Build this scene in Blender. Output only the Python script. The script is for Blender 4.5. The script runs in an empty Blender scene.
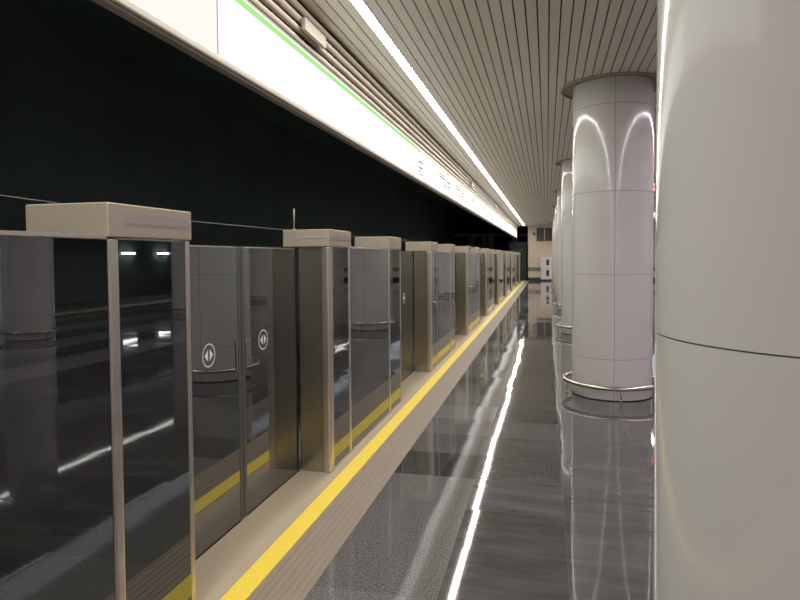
import bpy, bmesh, math, random
from mathutils import Vector, Matrix
random.seed(7)
SC = bpy.context.scene
COL = SC.collection
PI = math.pi
H = 1.5                      # eye height
ZC = 3.31                    # ceiling height
YN, YF = -7.0, 38.0          # near / far end of the platform hall
XR = 10.0                    # far side wall of the hall

# ------------------------------------------------------------------ materials
def lin(c):
    c /= 255.0
    return c / 12.92 if c <= 0.04045 else ((c + 0.055) / 1.055) ** 2.4
def rgb(r, g, b): return (lin(r), lin(g), lin(b), 1.0)

def mat(name, color, rough=0.5, metal=0.0, ior=1.5, emit=None, es=0.0, var=0.0, vscale=(6, 6, 6), bump=0.0, bscale=60.0, coat=0.0):
    m = bpy.data.materials.new(name); m.use_nodes = True
    nt = m.node_tree; p = nt.nodes['Principled BSDF']
    p.inputs['Base Color'].default_value = color
    p.inputs['Roughness'].default_value = rough
    p.inputs['Metallic'].default_value = metal
    p.inputs['IOR'].default_value = ior
    p.inputs['Coat Weight'].default_value = coat
    p.inputs['Coat Roughness'].default_value = 0.03
    if emit:
        p.inputs['Emission Color'].default_value = emit
        p.inputs['Emission Strength'].default_value = es
    if var or bump:
        geo = nt.nodes.new('ShaderNodeNewGeometry')
        mp = nt.nodes.new('ShaderNodeMapping'); mp.inputs['Scale'].default_value = vscale
        nt.links.new(geo.outputs['Position'], mp.inputs['Vector'])
    if var:
        n = nt.nodes.new('ShaderNodeTexNoise'); n.inputs['Scale'].default_value = 1.0; n.inputs['Detail'].default_value = 4
        nt.links.new(mp.outputs[0], n.inputs['Vector'])
        r = nt.nodes.new('ShaderNodeMapRange')
        r.inputs['From Min'].default_value = 0.25; r.inputs['From Max'].default_value = 0.75
        r.inputs['To Min'].default_value = 1 - var; r.inputs['To Max'].default_value = 1 + var
        nt.links.new(n.outputs['Fac'], r.inputs['Value'])
        mx = nt.nodes.new('ShaderNodeVectorMath'); mx.operation = 'SCALE'
        mx.inputs[0].default_value = color[:3]
        nt.links.new(r.outputs[0], mx.inputs['Scale'])
        nt.links.new(mx.outputs[0], p.inputs['Base Color'])
    if bump:
        n = nt.nodes.new('ShaderNodeTexNoise'); n.inputs['Scale'].default_value = bscale
        nt.links.new(geo.outputs['Position'], n.inputs['Vector'])
        b = nt.nodes.new('ShaderNodeBump'); b.inputs['Strength'].default_value = bump; b.inputs['Distance'].default_value = 0.002
        nt.links.new(n.outputs['Fac'], b.inputs['Height'])
        nt.links.new(b.outputs[0], p.inputs['Normal'])
    return m

def emitter(name, color, s):
    m = bpy.data.materials.new(name); m.use_nodes = True
    nt = m.node_tree; nt.nodes.clear()
    e = nt.nodes.new('ShaderNodeEmission'); e.inputs[0].default_value = color; e.inputs[1].default_value = s
    o = nt.nodes.new('ShaderNodeOutputMaterial'); nt.links.new(e.outputs[0], o.inputs[0])
    return m

def glass_mat(name, tint, f_ior):
    """dark tinted laminated glass: mirror reflection by Fresnel over a faint view through"""
    m = bpy.data.materials.new(name); m.use_nodes = True
    nt = m.node_tree; nt.nodes.clear()
    out = nt.nodes.new('ShaderNodeOutputMaterial')
    fr = nt.nodes.new('ShaderNodeFresnel'); fr.inputs['IOR'].default_value = f_ior
    gl = nt.nodes.new('ShaderNodeBsdfGlossy'); gl.inputs['Roughness'].default_value = 0.0
    gl.inputs['Color'].default_value = (0.92, 0.95, 0.95, 1)
    tr = nt.nodes.new('ShaderNodeBsdfTransparent'); tr.inputs['Color'].default_value = tint
    di = nt.nodes.new('ShaderNodeBsdfDiffuse'); di.inputs['Color'].default_value = (0.010, 0.011, 0.010, 1)
    ad = nt.nodes.new('ShaderNodeMixShader'); ad.inputs[0].default_value = 0.6
    nt.links.new(tr.outputs[0], ad.inputs[1]); nt.links.new(di.outputs[0], ad.inputs[2])
    mx = nt.nodes.new('ShaderNodeMixShader')
    nt.links.new(fr.outputs[0], mx.inputs[0]); nt.links.new(ad.outputs[0], mx.inputs[1]); nt.links.new(gl.outputs[0], mx.inputs[2])
    nt.links.new(mx.outputs[0], out.inputs[0])
    return m

def floor_mat():
    m = bpy.data.materials.new('granite_tiles'); m.use_nodes = True
    nt = m.node_tree; L = nt.links.new; N = nt.nodes.new
    p = nt.nodes['Principled BSDF']
    geo = N('ShaderNodeNewGeometry'); sp = N('ShaderNodeSeparateXYZ'); L(geo.outputs['Position'], sp.inputs[0])
    def math_(op, a, b=None, c=None):
        n = N('ShaderNodeMath'); n.operation = op
        for i, v in enumerate((a, b, c)):
            if v is None: continue
            if isinstance(v, (int, float)): n.inputs[i].default_value = v
            else: L(v, n.inputs[i])
        return n.outputs[0]
    TX, TY, X0, Y0 = 0.57, 0.50, -1.04, 0.07
    u = math_('DIVIDE', math_('SUBTRACT', sp.outputs[0], X0), TX)
    v = math_('DIVIDE', math_('SUBTRACT', sp.outputs[1], Y0), TY)
    iu, iv = math_('FLOOR', u), math_('FLOOR', v)
    fu, fv = math_('FRACT', u), math_('FRACT', v)
    cid = N('ShaderNodeCombineXYZ'); L(iu, cid.inputs[0]); L(iv, cid.inputs[1])
    wn = N('ShaderNodeTexWhiteNoise'); wn.noise_dimensions = '3D'; L(cid.outputs[0], wn.inputs['Vector'])
    rough_zone = math_('LESS_THAN', iu, 0.5)                  # the flamed tiles next to the paving
    # speckle
    ns = N('ShaderNodeTexNoise'); ns.inputs['Scale'].default_value = 110; ns.inputs['Detail'].default_value = 3; ns.inputs['Roughness'].default_value = 0.7
    L(geo.outputs['Position'], ns.inputs['Vector'])
    # long veins in the polished slabs
    mp = N('ShaderNodeMapping'); mp.inputs['Scale'].default_value = (2.2, 9, 1); L(geo.outputs['Position'], mp.inputs['Vector'])
    off = N('ShaderNodeVectorMath'); off.operation = 'MULTIPLY_ADD'
    L(wn.outputs['Color'], off.inputs[0]); off.inputs[1].default_value = (20, 20, 20); L(mp.outputs[0], off.inputs[2])
    nv = N('ShaderNodeTexNoise'); nv.inputs['Scale'].default_value = 1.0; nv.inputs['Detail'].default_value = 6; nv.inputs['Roughness'].default_value = 0.6
    L(off.outputs[0], nv.inputs['Vector'])
    tone_r = math_('MULTIPLY_ADD', wn.outputs['Value'], 0.12, 0.015)
    spk = math_('MULTIPLY_ADD', math_('SUBTRACT', ns.outputs['Fac'], 0.5), 0.55, 0.0)
    tone_r = math_('MAXIMUM', math_('ADD', tone_r, spk), 0.006)
    tone_p = math_('MULTIPLY_ADD', wn.outputs['Value'], 0.024, 0.044)
    hall = math_('MULTIPLY', math_('GREATER_THAN', sp.outputs[0], 3.4), math_('LESS_THAN', math_('FRACT', math_('DIVIDE', sp.outputs[0], 1.71)), 0.5))
    tone_p = math_('MULTIPLY_ADD', hall, 0.10, tone_p)
    tone_p = math_('ADD', tone_p, math_('MULTIPLY', math_('SUBTRACT', nv.outputs['Fac'], 0.5), 0.11))
    mixv = N('ShaderNodeMix'); mixv.data_type = 'FLOAT'
    L(rough_zone, mixv.inputs[0]); L(tone_p, mixv.inputs[2]); L(tone_r, mixv.inputs[3])
    # joints
    ju = math_('MINIMUM', fu, math_('SUBTRACT', 1.0, fu)); jv = math_('MINIMUM', fv, math_('SUBTRACT', 1.0, fv))
    j = math_('LESS_THAN', math_('MINIMUM', math_('MULTIPLY', ju, TX), math_('MULTIPLY', jv, TY)), 0.0016)
    val = math_('MULTIPLY_ADD', j, 0.035, mixv.outputs[0])
    comb = N('ShaderNodeCombineColor')
    L(math_('MULTIPLY', val, 1.03), comb.inputs[0]); L(val, comb.inputs[1]); L(math_('MULTIPLY', val, 0.96), comb.inputs[2])
    L(comb.outputs[0], p.inputs['Base Color'])
    L(math_('MULTIPLY_ADD', rough_zone, 0.02, 0.04), p.inputs['Roughness'])
    p.inputs['IOR'].default_value = 1.40
    # every tile lies a hair out of level, and the polish waves a little
    lo = N('ShaderNodeTexNoise'); lo.inputs['Scale'].default_value = 3.0; L(geo.outputs['Position'], lo.inputs['Vector'])
    s1 = N('ShaderNodeVectorMath'); s1.operation = 'SUBTRACT'; L(wn.outputs['Color'], s1.inputs[0]); s1.inputs[1].default_value = (.5, .5, .5)
    s2 = N('ShaderNodeVectorMath'); s2.operation = 'SUBTRACT'; L(lo.outputs['Color'], s2.inputs[0]); s2.inputs[1].default_value = (.5, .5, .5)
    m1 = N('ShaderNodeVectorMath'); m1.operation = 'MULTIPLY_ADD'; L(s1.outputs[0], m1.inputs[0]); m1.inputs[1].default_value = (.011, .009, 0); L(geo.outputs['Normal'], m1.inputs[2])
    m2 = N('ShaderNodeVectorMath'); m2.operation = 'MULTIPLY_ADD'; L(s2.outputs[0], m2.inputs[0]); m2.inputs[1].default_value = (.004, .004, 0); L(m1.outputs[0], m2.inputs[2])
    nn = N('ShaderNodeVectorMath'); nn.operation = 'NORMALIZE'; L(m2.outputs[0], nn.inputs[0])
    L(nn.outputs[0], p.inputs['Normal'])
    return m

M = {}
M['floor'] = floor_mat()
M['sill'] = mat('beige_stone_sill', rgb(178, 161, 134), 0.42, var=0.05, vscale=(5, 5, 5))
M['yellow'] = mat('yellow_line', rgb(255, 222, 62), 0.5, var=0.05, vscale=(40, 40, 40), bump=0.3, bscale=300)
M['paving'] = mat('taupe_tactile_tile', rgb(136, 121, 103), 0.6, var=0.10, vscale=(30, 4, 30))
M['steel'] = mat('brushed_steel', (0.66, 0.60, 0.52, 1), 0.30, 1.0, var=0.05, vscale=(60, 60, 2))
M['steel_face'] = mat('brushed_steel_dark', (0.43, 0.41, 0.31, 1), 0.24, 1.0, var=0.08, vscale=(4, 4, 2))
M['cap'] = mat('champagne_metal', rgb(184, 171, 150), 0.38, 0.2, var=0.03)
M['strip'] = mat('lavender_plastic', rgb(184, 170, 168), 0.10)
M['glass'] = glass_mat('dark_tinted_glass', (0.10, 0.11, 0.11, 1), 2.4)
M['doorglass'] = glass_mat('smoked_door_glass', (0.10, 0.11, 0.10, 1), 2.5)
M['rubber'] = mat('grey_rubber', rgb(70, 70, 68), 0.45)
M['rubber2'] = mat('pull_grey', rgb(120, 118, 112), 0.45)
M['black'] = mat('black_seal', rgb(10, 10, 10), 0.6)
M['white'] = mat('white_print', rgb(225, 228, 225), 0.5, emit=(1, 1, 1, 1), es=0.05)
M['tunnel'] = mat('tunnel_black', (0.13, 0.17, 0.16, 1), 0.9, var=0.2, vscale=(.5, .5, .5))
M['pitch'] = mat('pitch_black_paint', (0.006, 0.007, 0.007, 1), 0.9)
M['tunnel_steel'] = mat('tunnel_dull_metal', (0.16, 0.17, 0.15, 1), 0.7)
M['teal'] = mat('tunnel_teal_door', (0.03, 0.045, 0.047, 1), 0.6)
M['slat'] = mat('ceiling_slat_paint', rgb(230, 221, 208), 0.42, var=0.02)
M['void'] = mat('ceiling_void', rgb(20, 18, 16), 0.9)
M['tube'] = mat('rail_paint', rgb(168, 154, 140), 0.35)
M['bracket'] = mat('bracket_paint', rgb(138, 124, 110), 0.55)
M['alu'] = mat('grey_aluminium', rgb(176, 168, 156), 0.40, 0.3)
M['led'] = emitter('led_white', (1.0, 0.955, 0.875, 1), 28.0)
M['led_mid'] = emitter('led_pink_white', (1.0, 0.80, 0.91, 1), 25.0)
M['led_opp'] = emitter('led_white_far', (1.0, 0.97, 0.93, 1), 26.0)
M['led_cool'] = emitter('led_cool', (0.80, 0.88, 1.0, 1), 5.0)
M['sign'] = emitter('sign_diffuser', (1.0, 0.985, 0.93, 1), 0.72)
M['sign_dim'] = emitter('sign_diffuser_dim', (1.0, 0.960, 0.885, 1), 0.46)
M['sign_pale'] = emitter('sign_pale_stripe', (0.80, 0.86, 0.48, 1), 0.5)
M['signink'] = mat('sign_seam', rgb(90, 90, 90), 0.6)
M['green'] = emitter('sign_green', (0.40, 0.84, 0.24, 1), 0.46)
M['signline'] = emitter('sign_edge', (1.0, 0.97, 0.85, 1), 0.30)
M['ink'] = mat('sign_ink', rgb(58, 56, 66), 0.7)
M['column'] = mat('white_enamel_cladding', (0.60, 0.585, 0.56, 1), 0.13, coat=0.3)
M['joint'] = mat('cladding_joint', rgb(92, 88, 84), 0.6)
M['chrome'] = mat('polished_steel', (0.50, 0.45, 0.38, 1), 0.16, 1.0)
M['ring'] = mat('ceiling_ring_paint', rgb(150, 143, 136), 0.4)
M['ringdark'] = mat('ceiling_ring_infill', rgb(140, 132, 124), 0.6)
M['wall'] = mat('beige_stone_wall', rgb(222, 205, 176), 0.35, var=0.05, vscale=(2, 2, 2))
M['band'] = mat('grey_band', rgb(120, 110, 102), 0.4)
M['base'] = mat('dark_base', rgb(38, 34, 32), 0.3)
M['grille'] = mat('dark_grille', rgb(92, 86, 76), 0.5)
M['cab'] = mat('white_cabinet', rgb(235, 226, 228), 0.35)
M['cabdark'] = mat('cabinet_window', rgb(70, 52, 46), 0.2)
M['camblack'] = mat('camera_black', rgb(20, 20, 20), 0.3)
M['greywall'] = mat('grey_panel_wall', rgb(214, 216, 218), 0.3)
M['greywall2'] = mat('light_panel_wall', rgb(236, 236, 234), 0.3)
M['red'] = emitter('red_dots', (1.0, 0.12, 0.1, 1), 2.0)
M['lamp'] = emitter('tunnel_lamp', (0.95, 1.0, 1.0, 1), 9.0)

# ------------------------------------------------------------------ mesh builder
class MB:
    def __init__(s): s.bm = bmesh.new()
    def box(s, x0, x1, y0, y1, z0, z1, bev=0.0, seg=2, mi=0):
        r = bmesh.ops.create_cube(s.bm, size=1.0)
        vs = r['verts']
        for v in vs:
            v.co = Vector(((x0 + x1) / 2 + v.co.x * (x1 - x0), (y0 + y1) / 2 + v.co.y * (y1 - y0), (z0 + z1) / 2 + v.co.z * (z1 - z0)))
        fs = {f for v in vs for f in v.link_faces}
        for f in fs: f.material_index = mi
        if bev:
            es = list({e for v in vs for e in v.link_edges})
            bmesh.ops.bevel(s.bm, geom=es, offset=bev, segments=seg, profile=0.5, affect='EDGES', clamp_overlap=True)
        return s
    def tube(s, a, b, r, n=16, caps=True, smooth=True):
        a, b = Vector(a), Vector(b); d = (b - a)
        q = d.to_track_quat('Z', 'Y').to_matrix()
        ra, rb = [], []
        for i in range(n):
            o = q @ Vector((r * math.cos(2 * PI * i / n), r * math.sin(2 * PI * i / n), 0))
            ra.append(s.bm.verts.new(a + o)); rb.append(s.bm.verts.new(b + o))
        for i in range(n):
            f = s.bm.faces.new((ra[i], ra[(i + 1) % n], rb[(i + 1) % n], rb[i])); f.smooth = smooth
        if caps:
            s.bm.faces.new(ra[::-1]); s.bm.faces.new(rb)
        return s
    def lathe(s, prof, n=64, close=False, cx=0, cy=0):
        rings = []
        for (r, z) in prof:
            rings.append([s.bm.verts.new((cx + r * math.cos(2 * PI * i / n), cy + r * math.sin(2 * PI * i / n), z)) for i in range(n)])
        k = len(rings)
        for a in range(k if close else k - 1):
            A, B = rings[a], rings[(a + 1) % k]
            for i in range(n):
                f = s.bm.faces.new((A[i], A[(i + 1) % n], B[(i + 1) % n], B[i])); f.smooth = True
        return s
    def torus(s, R, r, z, n=72, m=14):
        return s.lathe([(R + r * math.cos(2 * PI * j / m), z + r * math.sin(2 * PI * j / m)) for j in range(m)], n, True)
    def quad(s, pts, mi=0):
        f = s.bm.faces.new([s.bm.verts.new(p) for p in pts]); f.material_index = mi; return s
    def build(s, name, mats, parent=None, smooth=None):
        bmesh.ops.recalc_face_normals(s.bm, faces=s.bm.faces[:])
        me = bpy.data.meshes.new(name); s.bm.to_mesh(me); s.bm.free()
        for m in (mats if isinstance(mats, (list, tuple)) else [mats]): me.materials.append(m)
        o = bpy.data.objects.new(name, me); COL.objects.link(o)
        if parent is not None: o.parent = parent
        return o

def tag(o, label=None, cat=None, group=None, kind=None):
    if label: o['label'] = label
    if cat: o['category'] = cat
    if group: o['group'] = group
    if kind: o['kind'] = kind
    elif cat: o['kind'] = 'thing'
    return o
def empty(name, loc=(0, 0, 0)):
    o = bpy.data.objects.new(name, None); COL.objects.link(o); o.location = loc; o.empty_display_size = 0.1
    return o
def struct(o): o['kind'] = 'structure'; return o
def kids(o): return [c for c in bpy.data.objects if c.parent == o]
def copy_tree(o, parent=None):
    c = o.copy(); COL.objects.link(c); c.parent = parent
    for ch in kids(o): copy_tree(ch, c)
    return c
ORD = ['first', 'second', 'third', 'fourth', 'fifth', 'sixth', 'seventh', 'eighth', 'ninth', 'tenth', 'eleventh', 'twelfth',
       'thirteenth', 'fourteenth', 'fifteenth', 'sixteenth', 'seventeenth', 'eighteenth', 'nineteenth', 'twentieth']

# ------------------------------------------------------------------ the setting
XP = -1.46     # face of the screen
XD = -1.695    # face of the sliding doors
struct(MB().quad([(-1.04, YN, 0), (XR, YN, 0), (XR, YF, 0), (-1.04, YF, 0)]).build('floor', M['floor']))
struct(MB().box(-1.86, -1.393, YN, YF, -0.30, 0.0).build('trim_1', M['sill']))
struct(MB().box(-1.393, -1.283, YN, YF, -0.30, 0.004).build('trim_2', M['yellow']))
pv = MB().box(-1.283, -1.04, YN, YF, -0.30, 0.0)
for i in range(6):                               # raised guide ribs
    x = -1.272 + i * 0.0365
    pv.box(x, x + 0.026, YN, YF, -0.01, 0.0024)
pv.box(-1.05, -1.036, YN, YF, -0.02, 0.002)
struct(pv.build('trim_3', M['paving']))

# slatted ceiling: real slats under a dark void
cl = MB(); P = 0.085; GAP = 0.0115
x = -1.3115 - 0.001
k = 0
LED0, LED1 = -1.349, -1.262
HALLS = [(4.46, 4.49), (4.62, 4.65), (4.78, 4.81), (4.94, 4.97)]
OPP = (7.80, 7.845)
MID = (2.632, 2.717)
xs = []
xx = LED0
while xx - P > -1.69: xs.append((xx - P, xx)); xx -= P
xs.append((-1.70, xx))
xx = LED1
while xx < XR:
    xs.append((xx, xx + P)); xx += P
for a, b in xs:
    cl.quad([(a + GAP / 2, YN, ZC), (b - GAP / 2, YN, ZC), (b - GAP / 2, YF, ZC), (a + GAP / 2, YF, ZC)])
    for e in (a + GAP / 2, b - GAP / 2):
        cl.quad([(e, YN, ZC), (e, YF, ZC), (e, YF, ZC + 0.02), (e, YN, ZC + 0.02)])
cl.quad([(-1.80, YN, ZC + 0.03), (XR, YN, ZC + 0.03), (XR, YF, ZC + 0.03), (-1.80, YF, ZC + 0.03)], 1)
struct(cl.build('ceiling', [M['slat'], M['void']]))

# far wall with band and base
struct(MB().box(-1.12, XR, YF, YF + 0.3, -0.3, ZC + 0.05).build('wall_back', M['wall']))
struct(MB().box(-1.12, XR, YF - 0.012, YF + 0.01, 0.58, 0.82).build('trim_4', M['band']))
struct(MB().box(-1.14, XR, YF - 0.03, YF + 0.01, 0.0, 0.20).build('baseboard_back', M['base']))
struct(MB().box(-1.9, XR, YN - 0.2, YN, -0.3, ZC + 0.05).build('wall_front', M['greywall']))
# side wall across the hall with a dark opening
wr = MB()
for (a, b) in ((YN, 13.8), (20.3, YF)):
    wr.box(XR, XR + 0.3, a, b, 0.0, 0.80, mi=1)
    wr.box(XR + 0.02, XR + 0.3, a, b, 0.80, 0.84)
    wr.box(XR, XR + 0.3, a, b, 0.84, 1.28)
    wr.box(XR + 0.02, XR + 0.3, a, b, 1.28, 1.32)
    wr.box(XR, XR + 0.3, a, b, 1.32, ZC + 0.05)
wr.box(XR, XR + 0.3, 13.8, 20.3, 2.6, ZC + 0.05)
struct(wr.build('wall_right', [M['greywall'], M['greywall2']]))
al = MB().box(XR + 3, XR + 3.1, 12.5, 26.0, 0, 3.3).box(XR + .3, XR + 3, 12.4, 12.5, 0, 3.3).box(XR + .3, XR + 3, 26.0, 26.1, 0, 3.3).box(XR + .3, XR + 3, 12.5, 26.0, 3.2, 3.3).box(XR + .3, XR + 3, 12.5, 26.0, -.1, 0)
struct(al.build('wall_alcove', M['tunnel']))
struct(MB().box(XR, XR + 0.3, 13.8, 20.3, -.1, 0.03).build('trim_5', M['sill']))
# track tunnel
tn = MB()
tn.quad([(-7, YN - 3, -1.3), (-7, 70, -1.3), (-7, 70, 5), (-7, YN - 3, 5)])
struct(tn.build('wall_left', M['tunnel']))
struct(MB().quad([(-7, YN - 3, -1.3), (-1.86, YN - 3, -1.3), (-1.86, 70, -1.3), (-7, 70, -1.3)]).quad([(-1.86, YF, -1.3), (-1.12, YF, -1.3), (-1.12, 70, -1.3), (-1.86, 70, -1.3)]).build('floor_track', M['tunnel']))
struct(MB().quad([(-7, YN - 3, 5), (-1.8, YN - 3, 5), (-1.8, 70, 5), (-7, 70, 5)]).quad([(-1.8, YF + .3, 5), (-1.1, YF + .3, 5), (-1.1, 70, 5), (-1.8, 70, 5)]).build('ceiling_tunnel', M['tunnel']))
struct(MB().quad([(-7, 70, -1.3), (-1, 70, -1.3), (-1, 70, 5), (-7, 70, 5)]).quad([(-1.12, YF + .3, -1.3), (-1.12, 70, -1.3), (-1.12, 70, 5), (-1.12, YF + .3, 5)]).quad([(-7, YN - 3, -1.3), (-1.8, YN - 3, -1.3), (-1.8, YN - 3, 5), (-7, YN - 3, 5)]).build('wall_tunnel', M['tunnel']))
struct(MB().box(-1.86, -1.82, YN, YF, -1.3, -0.001).build('wall_platform', M['tunnel']))

# ------------------------------------------------------------------ lit fascia above the doors
XS = -1.75; Z0, Z1 = 2.612, 3.032
struct(MB().box(-1.90, -1.80, YN, 37.0, 2.625, 5.0).build('wall_fascia', M['pitch']))
rl = MB().box(-1.798, -1.728, YN, 37.0, 2.560, 2.606, 0.010).box(-1.798, -1.745, YN, 37.0, 2.548, 2.559, 0.003)
struct(rl.build('trim_6', M['alu']))
seams = [-4.75, -2.15, 0.45, 3.05, 5.68, 8.32, 10.86, 12.75, 15.35, 17.95, 20.55, 23.15, 25.75, 28.35, 30.95, 33.55, 36.15, 36.98]
seams = [s for s in seams if s >= 0.4]
def lettering(mb, y, z, rows, x=XS + 0.0035):
    for (dz, w, h) in rows:
        t = 0.0
        while t < w:
            c = random.uniform(0.02, 0.05)
            mb.box(x - .002, x + .001, y + t, y + min(t + c, w), z + dz - h / 2 * random.uniform(.6, 1), z + dz + h / 2 * random.uniform(.6, 1))
            t += c + random.uniform(0.010, 0.02)
for i in range(len(seams) - 1):
    y0, y1 = seams[i], seams[i + 1]
    e = empty('illuminated_sign', (XS, y0, Z0))
    def at(o): o.location = (-XS, -y0, -Z0); return o
    at(MB().box(-1.80, XS, y0 + .006, y1 - .006, Z0 - .008, Z1 - 0.0).build('light_panel', M['sign'] if i else M['sign_dim'], e))
    at(MB().box(XS - .02, XS + .0015, y1 - .0055, y1 + .0055, Z0 - .006, Z1).build('edge_strip', M['signink'], e))
    at(MB().box(XS - .01, XS + .002, y0 + .006, y1 - .006, Z1 - .050, Z1 - .008).build('green_stripe' if i < 3 else 'pale_stripe', M['green'] if i < 3 else M['sign_pale'], e))
    at(MB().box(-1.80, XS + .006, y0, y1, Z1 + .001, Z1 + .010).build('top_edge', M['signline'], e))
    if i >= 3 and y1 - y0 > 1.5:
        rows = [(y0 + .05, Z0 + .37, .10, .03)]
        rows += [(y0 + .08, Z0 + z_, w_, h_) for z_, w_, h_ in ((.23, .34, .032), (.15, .30, .032), (.10, .22, .022), (.06, .3, .02))]
        rows += [(y1 - .75, Z0 + .29, .55, .030), (y1 - .75, Z0 + .24, .60, .034), (y1 - .32, Z0 + .13, .24, .03), (y1 - .32, Z0 + .08, .22, .02)]
        for (yy, zz, ww, hh) in rows:
            t = MB(); lettering(t, yy, zz, [(0, ww, hh)]); at(t.build('lettering', M['ink'], e))
        t = MB(); t.box(XS + .001, XS + .004, y0 + .45, y1 - .80, Z0 + .235, Z0 + .240); at(t.build('route_line', M['ink'], e))
        lab = 'white lit sign with small grey lettering, %s sign from the near end' % ORD[i]
    elif i == 0:
        lab = 'cream white lit sign panel at the top left corner, nearest the viewer'
    else:
        lab = 'blank white lit sign panel with green top stripe, %s from the near end' % ORD[i] if i < 3 else 'narrow lit sign panel at the far end of the strip'
    tag(e, lab, 'sign', 'lit sign panels above the platform doors')
# round rails between the signs and the ceiling
struct(MB().quad([(-1.790, YN, 3.044), (-1.790, 37, 3.044), (-1.72, 37, ZC + .03), (-1.72, YN, ZC + .03)]).build('trim_7', M['void']))
rails = []
for i, nm in enumerate(('lowest', 'second lowest', 'second highest', 'highest')):
    xx, zz = -1.750 + i * 0.017, 3.070 + i * 0.063
    r = MB().tube((xx, YN, zz), (xx, 37.0, zz), 0.024, 14).build('ceiling_rail', M['tube'])
    tag(r, 'long round taupe rail above the lit signs, %s of the four' % nm, 'rail', 'round rails above the signs'); rails.append(r)
for yy, w in ((4.08, .42), (13.9, .35), (20.5, .35)):
    b = empty('rail_bracket', (-1.672, yy, 3.152))
    MB().box(-.016, .016, 0, w, -.045, .045, .006).build('cover', M['bracket'], b)
    for s in (0.03, w - 0.03):
        MB().tube((.015, s, 0), (.019, s, 0), .008, 10).build('screw', M['alu'], b)
    tag(b, {4.08: 'beige box clamped over the rails near the viewer', 13.9: 'small beige box clamped over the rails midway along the sign strip', 20.5: 'far small beige box clamped over the rails'}[yy], 'bracket', 'boxes on the ceiling rails')

# ------------------------------------------------------------------ light lines
def light_line(name, x0, x1, m, label, y0=YN, y1=YF - 1.5):
    e = empty(name, ((x0 + x1) / 2, y0, ZC)); w = (x1 - x0) / 2; ln = y1 - y0
    MB().quad([(-w + .004, 0, -.003), (w - .004, 0, -.003), (w - .004, ln, -.003), (-w + .004, ln, -.003)]).build('diffuser', m, e)
    fr = MB()
    for s in (-1, 1): fr.box(s * w - .004, s * w + .004, 0, ln, -.005, .025)
    fr.build('housing', M['alu'], e)
    return tag(e, label, 'light')
light_line('linear_ceiling_light', LED0, LED1, M['led'], 'long bright white light line in the ceiling above the platform edge')
light_line('linear_ceiling_light', OPP[0], OPP[1], M['led_opp'], 'long white light line in the ceiling at the far side of the hall')
light_line('linear_ceiling_light', MID[0], MID[1], M['led_mid'], 'pinkish white ceiling light line just behind the row of columns')
for i, (a, b) in enumerate(HALLS):
    light_line('linear_ceiling_light', a, b, M['led_cool'], 'thin cool white ceiling light line mid hall, %s of four from the columns' % ORD[i], 2.0)

# ------------------------------------------------------------------ platform screen
def pillar(y, w, kind, label):
    e = empty('screen_pillar', (XP, y, 0))
    np_ = 0.055 if kind == 'A' else 0.085
    fp = 0.030 if kind == 'A' else 0.045
    zt = 1.575
    MB().box(-.225, -.012, .004, w - .004, 0.0, zt).build('body', M['steel_face'], e)
    MB().box(-.060, 0.0, 0, np_, 0.0, zt, .012, 3).build('post', M['steel'], e)
    MB().box(-.030, 0.0, w - fp, w, 0.0, zt, .006, 2).build('post', M['steel'], e)
    MB().box(-.011, -.003, np_ + .001, w - fp - .001, 0.02, zt - .006).build('side_glass', M['glass'], e)
    MB().box(-.011, -.001, np_ + .001, w - fp - .001, 0.0, .019).build('bottom_rail', M['steel'], e)
    c = MB().box(-.335, .006, -.006, w + .006, zt + .001, 1.695, .005, 2).build('cap', M['cap'], e)
    MB().box(.004, .0072, .085, w - .018, 1.628, 1.664).build('indicator_strip', M['strip'], c)
    if kind == 'B':
        MB().box(-.22, -.03, -.0085, -.004, 1.634, 1.652).build('indicator_strip', M['strip'], c)
        MB().box(.004, .009, .02, .12, 1.634, 1.652).build('indicator_strip', M['strip'], c)
    return tag(e, label, 'pillar', 'screen door pillars')

def fixed_panel(y0, y1, label):
    e = empty('fixed_glass_screen', (XP, y0, 0)); w = y1 - y0
    MB().box(-.022, -.003, .002, w - .002, .020, 1.566).build('glass_pane', M['glass'], e)
    MB().box(-.024, .001, .002, w - .002, 1.567, 1.582, .003).build('top_rail', M['steel'], e)
    MB().box(-.024, -.001, .002, w - .002, 0.0, .019).build('bottom_rail', M['steel'], e)
    return tag(e, label, 'glass screen', 'fixed glass screens between the pillars')

def icon(parent, yc, zc, x):
    mb = MB(); n = 40; R, r = .061, .0555
    def P(rad, a): return (x, yc + rad * math.cos(a), zc + rad * math.sin(a))
    for i in range(n):
        a, b = 2 * PI * i / n, 2 * PI * (i + 1) / n
        mb.quad([P(r, a), P(R, a), P(R, b), P(r, b)])
    for s in (-1, 1):
        mb.bm.faces.new([mb.bm.verts.new(p) for p in ((x, yc + s * .009, zc + .03), (x, yc + s * .040, zc), (x, yc + s * .009, zc - .03))])
    return mb.build('arrow_sticker', M['white'], parent)

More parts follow.
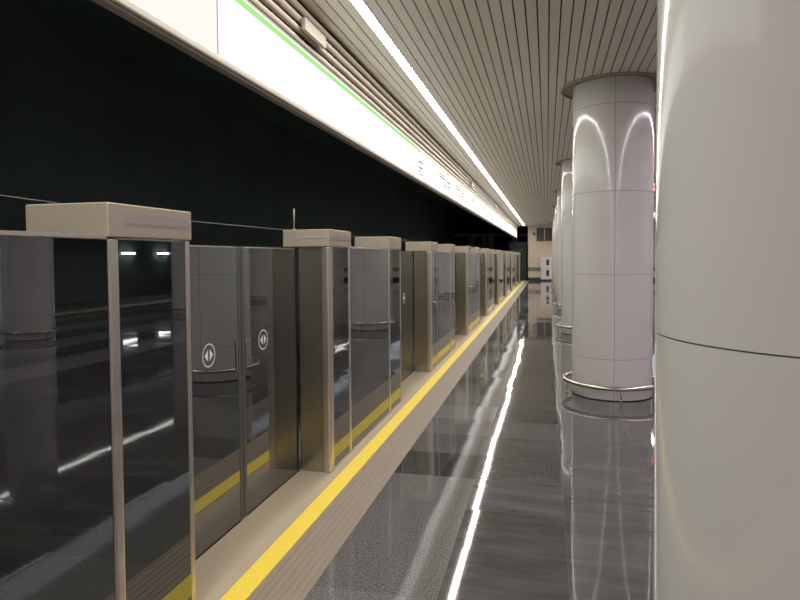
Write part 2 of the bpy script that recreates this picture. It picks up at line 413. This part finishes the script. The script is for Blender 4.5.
def leaf(y0, y1, side, iy, label):
    """side +1: meeting edge at y1, -1: meeting edge at y0"""
    e = empty('sliding_door', (XD, y0, 0)); w = y1 - y0
    st = .038
    ga, gb = (0.002, w - st) if side > 0 else (st, w - .002)
    MB().box(-.028, 0.0, ga, gb, .012, 1.558).build('glass_pane', M['doorglass'], e)
    sa, sb = (w - st, w - .001) if side > 0 else (.001, st)
    MB().box(-.034, .003, sa + .0005, sb - .0005, .008, 1.560, .004).build('edge_seal', M['rubber'], e)
    MB().box(-.030, .001, ga, gb, 1.559, 1.566).build('top_rail', M['steel'], e)
    MB().box(-.030, .002, ga, gb, 0.002, .011).build('bottom_seal', M['black'], e)
    hy = w - st - .018 if side > 0 else st + .012
    MB().box(0.0, .008, hy - .0022, hy + .0022, .86, 1.03, .001).box(0.0, .008, hy - .007, hy + .007, 1.01, 1.035, .002).build('finger_pull', M['rubber2'], e)
    icon(e, iy - y0, 1.0, .0015)
    return tag(e, label, 'door', 'sliding glass platform doors')

PITCH = 3.8; NB = 9
pc = 0
pillar(3.96 - PITCH, .48, 'B', 'steel screen pillar just outside the left edge of the view')
fixed_panel(.645, 1.795, 'large dark fixed glass screen at the left edge, nearest the viewer')
protos = {}
for k in range(NB):
    d = k * PITCH
    a_lab = 'closest pillar, champagne cap and dark side glass, at the left of the photo' if k == 0 else 'steel pillar with champagne cap at the near side of the %s doorway' % ORD[k]
    b_lab = 'steel pillar with champagne cap at the far side of the %s doorway' % ORD[k]
    if k == 0:
        protos['A'] = pillar(1.80, .49, 'A', a_lab)
        protos['B'] = pillar(3.965, .475, 'B', b_lab)
        protos['L'] = leaf(2.296, 3.155, 1, 2.81, 'near dark glass leaf of the first doorway, with white arrow sticker')
        protos['R'] = leaf(3.160, 3.925, -1, 3.43, 'far dark glass leaf of the first doorway, with white arrow sticker')
        protos['F'] = fixed_panel(4.445, 5.595, 'fixed glass screen between the first and second doorways')
        sl = MB().box(-1.735, -1.694, 3.927, 3.958, 0.002, 1.57).build('door_jamb_seal', M['black'])
        protos['S'] = tag(sl, 'black vertical seal beside the far pillar of the first doorway', 'seal', 'black seals beside the doors')
        continue
    labs = dict(A=a_lab, B=b_lab,
                L='near dark glass leaf of the %s doorway' % ORD[k], R='far dark glass leaf of the %s doorway' % ORD[k],
                F='fixed glass screen between the %s and %s doorways' % (ORD[k], ORD[k + 1]) if k < NB - 1 else 'last fixed glass screen, at the far end of the platform',
                S='black vertical seal beside the far pillar of the %s doorway' % ORD[k])
    for key in 'ABLRFS':
        c = copy_tree(protos[key]); c.location.y += d; c['label'] = labs[key]

# ------------------------------------------------------------------ columns
CX, CY, CR, CP = 0.685, 6.97, 0.414, 5.32
def column_body():
    seams_a = [-PI / 2 - 0.035, PI / 2 - 0.035]
    gw = 0.004 / CR
    angs = []
    n = 96
    for i in range(n): angs.append((2 * PI * i / n + .01, 0))
    for sa in seams_a:
        sa %= 2 * PI
        angs = [a for a in angs if abs((a[0] - sa + PI) % (2 * PI) - PI) > gw * 1.5]
        angs += [(sa - gw / 2, 1), (sa, 2), (sa + gw / 2, 1)]
    angs.sort(key=lambda a: a[0])
    zs = [(0.012, 0)]
    for z in (0.430, 1.303, 2.158, 3.045):
        zs += [(z - .002, 1), (z, 2), (z + .002, 1)]
    zs += [(ZC - 0.001, 0)]
    bm = bmesh.new(); g = []
    for (z, tz) in zs:
        row = []
        for (a, ta) in angs:
            r = CR - (.006 if (tz == 2 or ta == 2) else 0)
            row.append(bm.verts.new((r * math.cos(a), r * math.sin(a), z)))
        g.append(row)
    A = len(angs)
    for j in range(len(zs) - 1):
        for i in range(A):
            i2 = (i + 1) % A
            f = bm.faces.new((g[j][i], g[j][i2], g[j + 1][i2], g[j + 1][i]))
            gz = zs[j][1] == 2 or zs[j + 1][1] == 2
            ga = angs[i][1] == 2 or angs[i2][1] == 2
            f.material_index = 1 if (gz or ga) else 0
            f.smooth = True
    for e in bm.edges:
        if len({f.material_index for f in e.link_faces}) > 1: e.smooth = False
    me = bpy.data.meshes.new('cladding'); bm.to_mesh(me); bm.free()
    me.materials.append(M['column']); me.materials.append(M['joint'])
    return me
def make_column(label, grp):
    e = empty('round_column', (0, 0, 0))
    o = bpy.data.objects.new('cladding', column_body()); COL.objects.link(o); o.parent = e
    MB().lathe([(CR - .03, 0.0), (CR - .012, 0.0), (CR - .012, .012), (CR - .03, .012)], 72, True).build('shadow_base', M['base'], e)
    rail = MB().torus(0.500, 0.023, 0.148).build('bumper_rail', M['chrome'], e)
    for a in (-84, 6, 96, 186):
        c, s = math.cos(math.radians(a)), math.sin(math.radians(a))
        p = MB()
        p.tube((.470 * c, .470 * s, 0.006), (.470 * c, .470 * s, .150), .006, 8)
        p.tube((.470 * c, .470 * s, .146), (.492 * c, .492 * s, .150), .006, 8)
        p.tube((.470 * c, .470 * s, 0.0), (.470 * c, .470 * s, .007), .024, 16)
        p.build('rail_post', M['chrome'], rail)
    MB().lathe([(.528, ZC - .022), (.540, ZC - .022), (.540, ZC - .001), (.528, ZC - .001)], 72, True).build('ceiling_ring', M['ring'], e)
    MB().lathe([(CR + .001, ZC - .004), (.527, ZC - .004)], 72).build('ring_infill', M['ringdark'], e)
    return tag(e, label, 'column', grp)
GRP = 'white round columns along the platform'
c0 = make_column('huge white round column filling the right edge of the photo', GRP)
c0.location = (CX, CY - CP, 0)
for i in range(1, 7):
    c = copy_tree(c0); c.location = (CX, CY + CP * (i - 1), 0)
    c['label'] = ['', 'white round column with floor bumper rail, fully visible right of the platform',
                  'white round column partly hidden behind the fully visible column', 'third column behind the fully visible column, mostly hidden',
                  'fourth column back in the row, a thin sliver in view', 'fifth column back in the row, near the far wall', 'last column in the row before the far beige wall'][i] if i < 7 else ''
for i in range(-0, 7):
    c = copy_tree(c0); c.location = (6.7, CY + CP * (i - 0.5), 0)
    c['label'] = 'white round column across the hall, %s from the near end of the second row' % ORD[i]
    c['group'] = 'second row of columns across the hall'

# ------------------------------------------------------------------ far wall things
g = empty('ventilation_grille', (-0.62, YF, 2.40))
MB().box(0, 0.98, -.03, -.005, 0, .80).build('backing', M['void'], g)
fr = MB()
fr.box(0, .98, -.05, -.01, 0, .04).box(0, .98, -.05, -.01, .76, .80).box(0, .04, -.05, -.01, 0, .80).box(.94, .98, -.05, -.01, 0, .80)
fr.build('frame', M['grille'], g)
MB().box(.455, .495, -.052, -.01, .04, .76).build('mullion', M['wall'], g)
sl = MB()
for i in range(11): sl.box(.04, .94, -.044, -.03, .06 + i * .064, .10 + i * .064)
sl.build('louvre', M['grille'], g)
tag(g, 'dark louvred vent grille high on the far beige wall', 'vent')

cb = empty('wall_cabinet', (-.36, YF - .36, 0))
MB().box(0, .66, 0, .34, .10, 1.44, .01).build('body', M['cab'], cb)
MB().box(.03, .63, .04, .32, 0, .10).build('plinth', M['base'], cb)
MB().box(-.002, .662, -.004, .003, .755, .765).build('door_gap', M['band'], cb)
for z0 in (.30, .94):
    MB().box(.31, .49, -.008, .004, z0, z0 + .36, .004).build('dark_window', M['cabdark'], cb)
    MB().box(.08, .14, -.006, .004, z0 + .24, z0 + .30).build('small_mark', M['band'], cb)
tag(cb, 'white upright cabinet with two dark windows against the far wall', 'cabinet')

sc_ = empty('security_camera', (-.76, YF, 2.88))
MB().box(-.05, .05, -.05, 0.0, -.05, .05, .008).build('wall_mount', M['camblack'], sc_)
MB().tube((0, -.05, 0), (0, -.14, -.02), .022, 10).build('arm', M['camblack'], sc_)
MB().box(-.06, .06, -.34, -.12, -.09, .05, .02).build('camera_body', M['camblack'], sc_)
tag(sc_, 'small black security camera on the far beige wall', 'camera')

# ------------------------------------------------------------------ tunnel things
w1 = MB()
pts = [(-2.0, 0.2, 1.80), (-2.0, 1.4, 1.755), (-2.0, 3.0, 1.715), (-2.0, 5.0, 1.72), (-2.0, 9.0, 1.74), (-2.0, 20, 1.72)]
for a, b in zip(pts, pts[1:]): w1.tube(a, b, .002, 6, False)
tag(w1.build('overhead_wire', M['tunnel_steel']), 'thin dark wire strung over the tracks behind the pillars', 'wire')
tag(MB().tube((-1.72, 3.985, 1.696), (-1.72, 3.985, 1.84), .004, 8).tube((-1.72, 3.985, 1.696), (-1.72, 3.985, 1.702), .012, 10).build('antenna_rod', M['alu']), 'thin upright metal rod on top of the pillar after the first doorway', 'rod')
pf = empty('tunnel_gantry', (-5.2, 42.0, -1.3))
MB().box(-1.2, 4.0, 0, .3, 4.15, 4.35).build('beam', M['tunnel_steel'], pf)
for xx in (0.0, 0.85, 1.3, 2.9): MB().box(xx, xx + .35, 0.02, .3, 0, 4.15).build('post', M['tunnel_steel'], pf)
tag(pf, 'dim metal gantry inside the dark tunnel at the far end', 'gantry')
dr = empty('tunnel_equipment_cabinet', (-2.35, 39.2, -.3))
MB().box(0, 1.1, 0, .5, 0, 2.7, .01).build('body', M['teal'], dr)
MB().box(.53, .545, -.006, .002, .1, 2.6).build('door_gap', M['black'], dr)
MB().box(.44, .47, -.03, 0.0, 1.2, 1.4).build('handle', M['tunnel_steel'], dr)
MB().box(.1, .9, -.012, .0, 2.1, 2.2).build('label_plate', M['tunnel_steel'], dr)
MB().box(0.0, 1.1, 0.0, .5, -1.0, 0).build('stand', M['tunnel'], dr)
tag(dr, 'dark teal equipment cabinet in the tunnel beyond the platform end', 'cabinet')

# ------------------------------------------------------------------ lamps and board across the hall
for i, yy in enumerate((18.4, 20.6)):
    t = empty('tube_lamp', (XR + 2.9, yy + 1.8, 1.72))
    MB().box(-.06, 0.0, 0, .75, -.04, .04, .01).build('tube', M['lamp'], t)
    MB().box(0.0, .098, .1, .65, -.05, .05).build('housing', M['alu'], t)
    tag(t, ('near' if i == 0 else 'far') + ' white tube lamp in the dark opening across the hall', 'lamp')
bd = empty('departure_board', (2.36, 14.2, 2.75))
MB().box(-.5, .5, 0, .12, -.0, .36, .01).build('casing', M['camblack'], bd)
for rr in range(3):
    dots = MB()
    for q in range(14):
        if random.random() < .75: dots.box(-.46 + q * .066, -.42 + q * .066, -.004, .001, .05 + rr * .1, .11 + rr * .1)
    dots.build('red_display', M['red'], bd)
MB().tube((-.35, .06, .36), (-.35, .06, ZC - 2.75), .01, 8).tube((.35, .06, .36), (.35, .06, ZC - 2.75), .01, 8).build('hanger', M['alu'], bd)
tag(bd, 'black hanging board with rows of red lights, glimpsed between the columns', 'board')

# ------------------------------------------------------------------ world, camera
w = bpy.data.worlds.new('World'); SC.world = w; w.use_nodes = True
w.node_tree.nodes['Background'].inputs[0].default_value = (0.5, 0.55, 0.6, 1)
w.node_tree.nodes['Background'].inputs[1].default_value = 0.003
F = 610.0
d = Vector((547 - 400, 256 - 278, F)).normalized()                    # +Y seen in camera axes (x right, y down, z forward)
a, b = 0.0071, 1.0
dn = Vector((a, b, -(a * d.x + b * d.y) / d.z)).normalized()
xr = dn.cross(d)
if xr.x < 0: xr = -xr
R = Matrix((xr, d, -dn))                                              # rows: world axes in camera axes
cam = bpy.data.cameras.new('camera'); co = bpy.data.objects.new('camera', cam); COL.objects.link(co)
cam.sensor_fit = 'HORIZONTAL'; cam.sensor_width = 36.0; cam.lens = F / 800 * 36.0
cam.shift_y = -22.0 / 800.0
cam.clip_start = 0.02; cam.clip_end = 200
conv = Matrix(((1, 0, 0), (0, -1, 0), (0, 0, -1)))                    # blender camera axes to the axes above
co.matrix_world = Matrix.Translation((0, 0, H)) @ (R @ conv).to_4x4()
SC.camera = co
SC.view_settings.view_transform = 'Standard'
SC.view_settings.look = 'None'
SC.view_settings.exposure = 1.12
SC.view_settings.gamma = 1.17
SC.cycles.use_denoising = True
SC.cycles.max_bounces = 10
SC.cycles.diffuse_bounces = 5
SC.cycles.glossy_bounces = 6
SC.cycles.transparent_max_bounces = 12
SC.cycles.sample_clamp_indirect = 6.0
SC.cycles.caustics_reflective = False
SC.cycles.caustics_refractive = False
